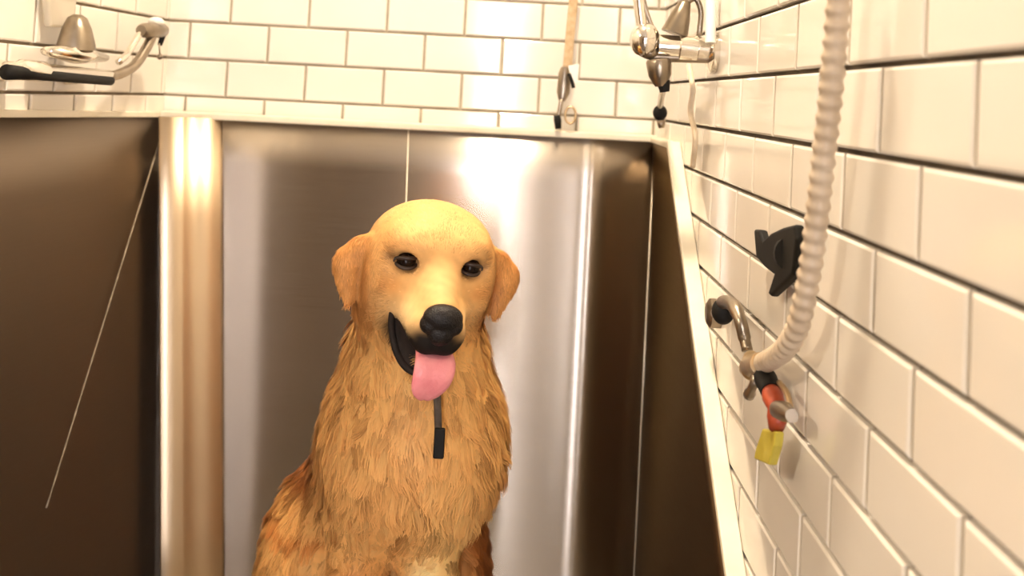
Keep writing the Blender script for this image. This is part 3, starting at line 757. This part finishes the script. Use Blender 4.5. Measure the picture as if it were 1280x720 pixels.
bm = bmesh.new(); a_, b_ = LP(95, 62, .045), LP(97, 18, .045)
tube(bm, [a_, a_.lerp(b_, .15), a_.lerp(b_, .6), a_.lerp(b_, .9), b_], [.028, .027, .021, .014, .006], 28); obj('handle', bm, CHROME_D, t, True, auto=.6)
bm = bmesh.new(); a_, b_ = LP(60, 64, .045), LP(128, 72, .045); tube(bm, [a_, a_.lerp(b_, .5), b_], [.012, .024, .012], 24, flat=.6); obj('handle_base', bm, CHROME, t, True)
for uu in (40, 120):
    bm = bmesh.new(); a_ = LP(uu, 88 + uu * .06, .056); tube(bm, [a_, a_ - lnrm * .048], [.011, .016], 18); obj('wall_union', bm, CHROME, t, True, auto=.6)
bm = bmesh.new(); prism(bm, [LP(48, -25, .012), LP(90, -20, .012), LP(84, 34, .012), LP(54, 33, .012)], .012, lnrm)
tag(obj('soap_holder', bm, CLEARP, None, bevel=.004), 'milky plastic holder on the tiles just above the left tap', 'holder')
# --- shower hose hanging near the right wall
hz = thing('shower_hose', 'ribbed beige shower hose curving down in front of the right wall', 'hose', S(1015, 300, .05))
hp_ = [S(1054, -70, .035), S(1048, 0, .035), S(1040, 100, .035), S(1029, 200, .035), S(1019, 290, .035), S(1010, 350, .035), S(998, 405, .035), S(980, 437, .035), S(958, 452, .032), S(940, 458, .030)]
sp = spline(hp_, 60); bm = bmesh.new()
acc = [0]
for a_, b_ in zip(sp, sp[1:]): acc.append(acc[-1] + (b_ - a_).length)
rad = [.0094 + .0009 * math.sin(2 * math.pi * s_ / .0125) for s_ in acc]
tube(bm, sp, rad, 20); obj('ribbed_tube', bm, HOSE, hz, True)
bm = bmesh.new(); tube(bm, [S(952, 455, .032), S(940, 458, .030), S(934, 461, .029)], [.0115, .0125, .009], 18); obj('hose_nut', bm, BRASS, hz, True, auto=.6)
# --- black hook on the right wall
bk = thing('hose_clip', 'black pronged plastic clip on the right wall behind the hose', 'clip', S(980, 320, .01))
bm = bmesh.new()
def KP(u, v): return S(u, v, .012)
prism(bm, [KP(953, 287), KP(960, 288), KP(964, 302), KP(975, 292), KP(990, 285), KP(1006, 281), KP(1008, 300), KP(1003, 344), KP(992, 356), KP(975, 371), KP(971, 368), KP(979, 344), KP(966, 334), KP(956, 322)], .010, (-1, 0, 0))
obj('jaw', bm, BLACK, bk, bevel=.003)
bm = bmesh.new(); tube(bm, [S(992, 318, .0065), S(992, 318, .012)], [.020, .018], 20); obj('wall_plate', bm, BLACK, bk, True, auto=.6)
# --- hook with swivel and coloured quick couplers
hk = thing('wall_hook', 'dark curved hook fixed to the right wall by the tub flange', 'hook', S(903, 388, .01))
bm = bmesh.new(); a_ = S(900, 392, .0062); tube(bm, [a_, a_ + Vector((-.014, 0, 0)), a_ + Vector((-.018, 0, 0))], [.019, .019, .013], 22); obj('base_plate', bm, CHROME_D, hk, True, auto=.6)
bm = bmesh.new(); ball(bm, S(904, 389, .034), .0135, (1, 1, 1.15), 22); obj('knob', bm, BLACK, hk, True)
bm = bmesh.new(); tube(bm, spline([S(896, 392, .028), S(904, 378, .036), S(917, 382, .038), S(925, 400, .036), S(930, 420, .032), S(934, 438, .030)], 6), [.0078] * 16 + [.007] * 10 + [.006] * 5, 14); obj('arm', bm, CHROME_D, hk, True)
cp = thing('hose_coupler', 'red and black hose coupler with a yellow tip dangling from the hose end', 'coupler', S(965, 520, .03))
bm = bmesh.new(); ball(bm, S(940, 462, .030), .0115, (1, 1, 1), 20); tube(bm, [S(938, 446, .03), S(948, 474, .03)], [.008, .0075], 14); obj('swivel', bm, BRASS, cp, True)
bm = bmesh.new(); tube(bm, spline([S(944, 466, .034), S(942, 480, .036), S(936, 494, .036)], 4), [.0045] * 7 + [.006] * 2, 12); obj('pin', bm, CHROME_D, cp, True)
bm = bmesh.new(); tube(bm, [S(950, 466, .030), S(957, 474, .030), S(964, 490, .030)], [.007, .0115, .010], 16); obj('collar_ring', bm, BLACK, cp, True, auto=.6)
bm = bmesh.new(); tube(bm, [S(962, 486, .030), S(966, 496, .030), S(971, 510, .030), S(972, 522, .030), S(970, 536, .030)], [.008, .0105, .0085, .010, .007], 16); obj('red_barrel', bm, RED, cp, True)
bm = bmesh.new(); tube(bm, [S(972, 512, .034), S(980, 514, .034), S(990, 520, .034)], [.008, .009, .006], 14); obj('side_valve', bm, CHROME_D, cp, True, auto=.6)
bm = bmesh.new(); tube(bm, spline([S(974, 478, .026), S(984, 492, .026), S(989, 512, .028)], 5), .0028, 8); obj('wire_bail', bm, BRASS, cp, True)
bm = bmesh.new(); prism(bm, [S(964, 536, .026), S(981, 540, .026), S(979, 558, .026), S(972, 582, .026), S(953, 574, .026), S(956, 560, .026)], .009, (-1, 0, 0)); obj('yellow_tip', bm, YELLOW, cp, bevel=.002)

# ------------------------------------------------------------------ lamps of the room
def ceiling_light(x, y, r, power, col, label):
    t = thing('ceiling_light', label, 'light', Vector((x, y, CH)))
    bm = bmesh.new(); tube(bm, [(x, y, CH), (x, y, CH - .02), (x, y, CH - .03)], [r + .02, r + .02, r + .005], 32); obj('housing', bm, WHITEP, t, True, auto=.6)
    bm = bmesh.new(); tube(bm, [(x, y, CH - .028), (x, y, CH - .034)], [r, r * .96], 32)
    obj('diffuser', bm, emis('lamp_diffuser', col, power / (math.pi * math.pi * r * r)), t)
WARM = (1., .83, .63)
ceiling_light(-.03, 1.05, .075, 26, WARM, 'round warm ceiling light above the tub')
ceiling_light(-1.85, -.5, .14, 58, WARM, 'round warm ceiling light behind the camera')
w = bpy.data.worlds.new('world'); C.world = w; w.use_nodes = True
w.node_tree.nodes['Background'].inputs[0].default_value = (1, .85, .65, 1); w.node_tree.nodes['Background'].inputs[1].default_value = .15
vs = C.view_settings; C.display_settings.display_device = 'sRGB'
vs.view_transform = 'Standard'; vs.look = 'None'; vs.exposure = 0.12; vs.gamma = 1.0; vs.use_curve_mapping = False
for o in list(COL.objects):
    if '_base' in o: del o['_base']
